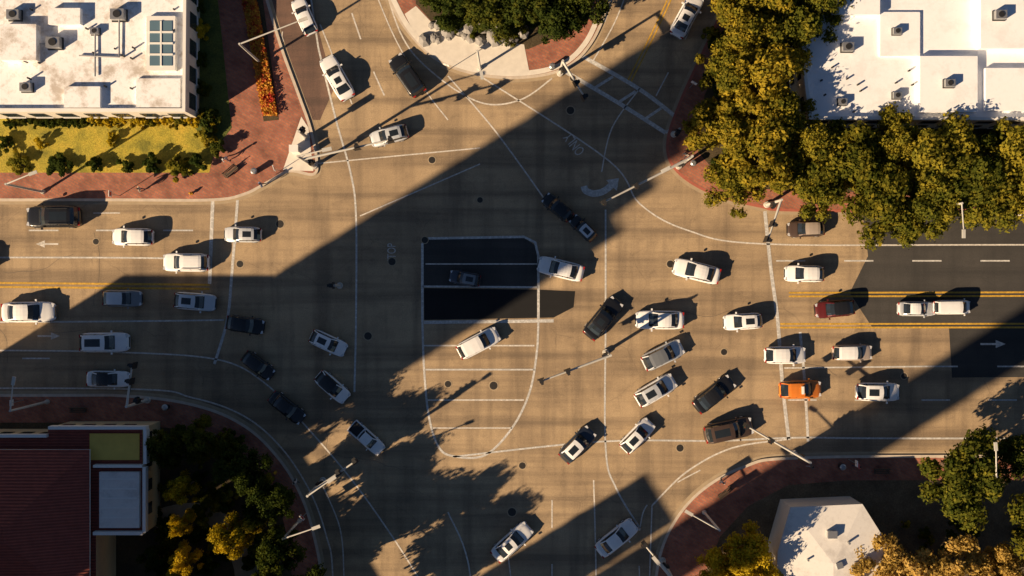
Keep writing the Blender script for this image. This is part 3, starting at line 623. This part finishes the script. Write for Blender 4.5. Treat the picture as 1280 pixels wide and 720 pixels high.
def hydrant(px,py):
    x,y=W(px,py); b=MB(); b.cyl((x,y,.14),(x,y,.2),.16,.16,12); b.cyl((x,y,.2),(x,y,.65),.1,.1,12); b.cyl((x,y,.65),(x,y,.8),.12,.04,12); b.cyl((x-.2,y,.5),(x+.2,y,.5),.06,.06,8); b.cyl((x,y,.5),(x,y-.18,.5),.07,.07,8); b.obj('fire_hydrant',[M_amb])
hydrant(240,242); hydrant(1120,268); hydrant(345,590)
def bench(px,py,ang):
    x,y=W(px,py); b=MB()
    for k in(-.18,0,.18): b.box(0,k,.45,1.6,.13,.05)
    for z in(.62,.8): b.box(0,.28,z,1.6,.04,.12)
    for sx in(-.65,.65): b.box(sx,0,.22,.06,.45,.42,0,1); b.box(sx,.26,.65,.05,.04,.5,0,1)
    o=b.obj('bench',[M_bark,M_dark]); o.location=(x,y,.14); o.rotation_euler=(0,0,math.radians(ang))
bench(290,215,40); bench(100,512,0); bench(905,615,40); bench(1100,588,0)
def bin_(px,py):
    x,y=W(px,py); b=MB(); b.cyl((x,y,.14),(x,y,1.0),.26,.3,14); b.cyl((x,y,1.0),(x,y,1.1),.32,.2,14,1); b.obj('litter_bin',[M_dark,M_metal])
bin_(320,215); bin_(865,205); bin_(1050,582); bin_(210,508); bin_(690,85)
def sign(px,py,ang):
    x,y=W(px,py); a=math.radians(ang); b=MB(); b.cyl((x,y,.1),(x,y,2.9),.035,.035,8); b.box(x,y,2.6,.05,.6,.75,a,1); b.box(x+.03*math.cos(a),y+.03*math.sin(a),2.6,.02,.4,.5,a,2); b.obj('traffic_sign',[M_metal,M_trim,M_redl])
for p in [(150,245,0),(384,640,40),(1060,574,0),(1180,572,0),(862,110,60),(350,214,20),(30,500,180),(560,88,70),(1260,268,180)]: sign(*p)
M_skin=flat('skin',(.5,.32,.24),.6)
def ped(px,py,ang,top,bot,z=.14):
    x,y=W(px,py); e=empty('pedestrian',(x,y,z)); e.rotation_euler=(0,0,math.radians(ang))
    V=[(0,0,.95),(0,0,1.15),(0,0,1.4),(0,0,1.5),(0,.1,.9),(.2,.1,.5),(.12,.1,.06),(.3,.1,.03),(0,-.1,.9),(-.08,-.1,.5),(-.32,-.1,.12),(-.2,-.1,.03),(0,.2,1.4),(-.08,.25,1.12),(.08,.26,.88),(0,-.2,1.4),(.1,-.25,1.12),(.28,-.24,.92)]
    E=[(0,1),(1,2),(2,3),(0,4),(4,5),(5,6),(6,7),(0,8),(8,9),(9,10),(10,11),(2,12),(12,13),(13,14),(2,15),(15,16),(16,17)]
    rad=[.14,.13,.15,.06,.09,.065,.045,.04,.09,.065,.045,.04,.06,.048,.035,.06,.048,.035]
    me=bpy.data.meshes.new('body'); me.from_pydata(V,E,[]); o=bpy.data.objects.new('body',me); sc.collection.objects.link(o); o.parent=e
    o.modifiers.new('Skin','SKIN')
    for i,sv in enumerate(me.skin_vertices[0].data): sv.radius=(rad[i],rad[i]); sv.use_root=(i==0)
    su=o.modifiers.new('s','SUBSURF'); su.levels=1; su.render_levels=1
    m,nt,bs=newmat('clothes'); zc=N(nt,'ShaderNodeSeparateXYZ'); tc=N(nt,'ShaderNodeTexCoord'); nt.links.new(tc.outputs['Object'],zc.inputs[0])
    nt.links.new(ramp(nt,zc.outputs[2],[(.93,bot),(.96,top)]),bs.inputs['Base Color']); me.materials.append(m)
    b=MB(); prof=[(1.48,.05),(1.54,.08),(1.62,.1),(1.7,.095),(1.75,.05)]; seg=10; vs=[(r_*math.cos(2*math.pi*i/seg)*1.1+.02,r_*math.sin(2*math.pi*i/seg)*.9,z_) for z_,r_ in prof for i in range(seg)]
    for l in range(4): b.add(vs,[(l*seg+i,l*seg+(i+1)%seg,(l+1)*seg+(i+1)%seg,(l+1)*seg+i) for i in range(seg)],0 if l<2 else 1,True)
    b.add(vs[-seg:],[tuple(range(seg))],1); b.box(.14,0,1.6,.03,.03,.05,0,0)
    b.obj('head',[M_skin,M_plastic],e)
for a in [(1068,580,0,(.5,.1,.1),(.03,.04,.08)),(900,600,50,(.6,.6,.6),(.05,.05,.07)),(330,232,200,(.1,.15,.3),(.1,.1,.1)),(180,238,180,(.6,.5,.4),(.04,.05,.1)),(372,600,120,(.6,.6,.6),(.05,.05,.05)),(855,195,240,(.5,.45,.4),(.05,.05,.08)),(1010,580,10,(.1,.1,.1),(.3,.3,.35)),(285,200,300,(.7,.7,.7),(.05,.05,.1))]: ped(*a)
# ------------------------------------------------------------------ light, sky, camera
wd=bpy.data.worlds.new('World'); sc.world=wd; wd.use_nodes=True; nt=wd.node_tree; bg=nt.nodes['Background']
sk=nt.nodes.new('ShaderNodeTexSky'); sk.sky_type='NISHITA'; sk.sun_disc=False; sk.sun_elevation=math.radians(SUN_EL); sk.sun_rotation=math.atan2(-CA,-SA)
sk.air_density=.8; sk.dust_density=.3; sk.ozone_density=2.5
nt.links.new(sk.outputs[0],bg.inputs[0]); bg.inputs[1].default_value=.05
el=math.radians(SUN_EL); d=Vector((-CA*math.cos(el),-SA*math.cos(el),math.sin(el)))
l=bpy.data.lights.new('sun','SUN'); l.energy=5; l.angle=math.radians(.5); l.color=(1.6,1.18,.74); o=bpy.data.objects.new('sun',l); o.rotation_euler=d.to_track_quat('Z','Y').to_euler(); sc.collection.objects.link(o)
cm=bpy.data.cameras.new('camera'); cm.lens=36*H/102.4; cm.sensor_width=36; cm.clip_end=3000; co=bpy.data.objects.new('camera',cm); co.location=(0,0,H); sc.collection.objects.link(co); sc.camera=co
sc.view_settings.view_transform='Standard'; sc.view_settings.look='None'; sc.view_settings.exposure=0
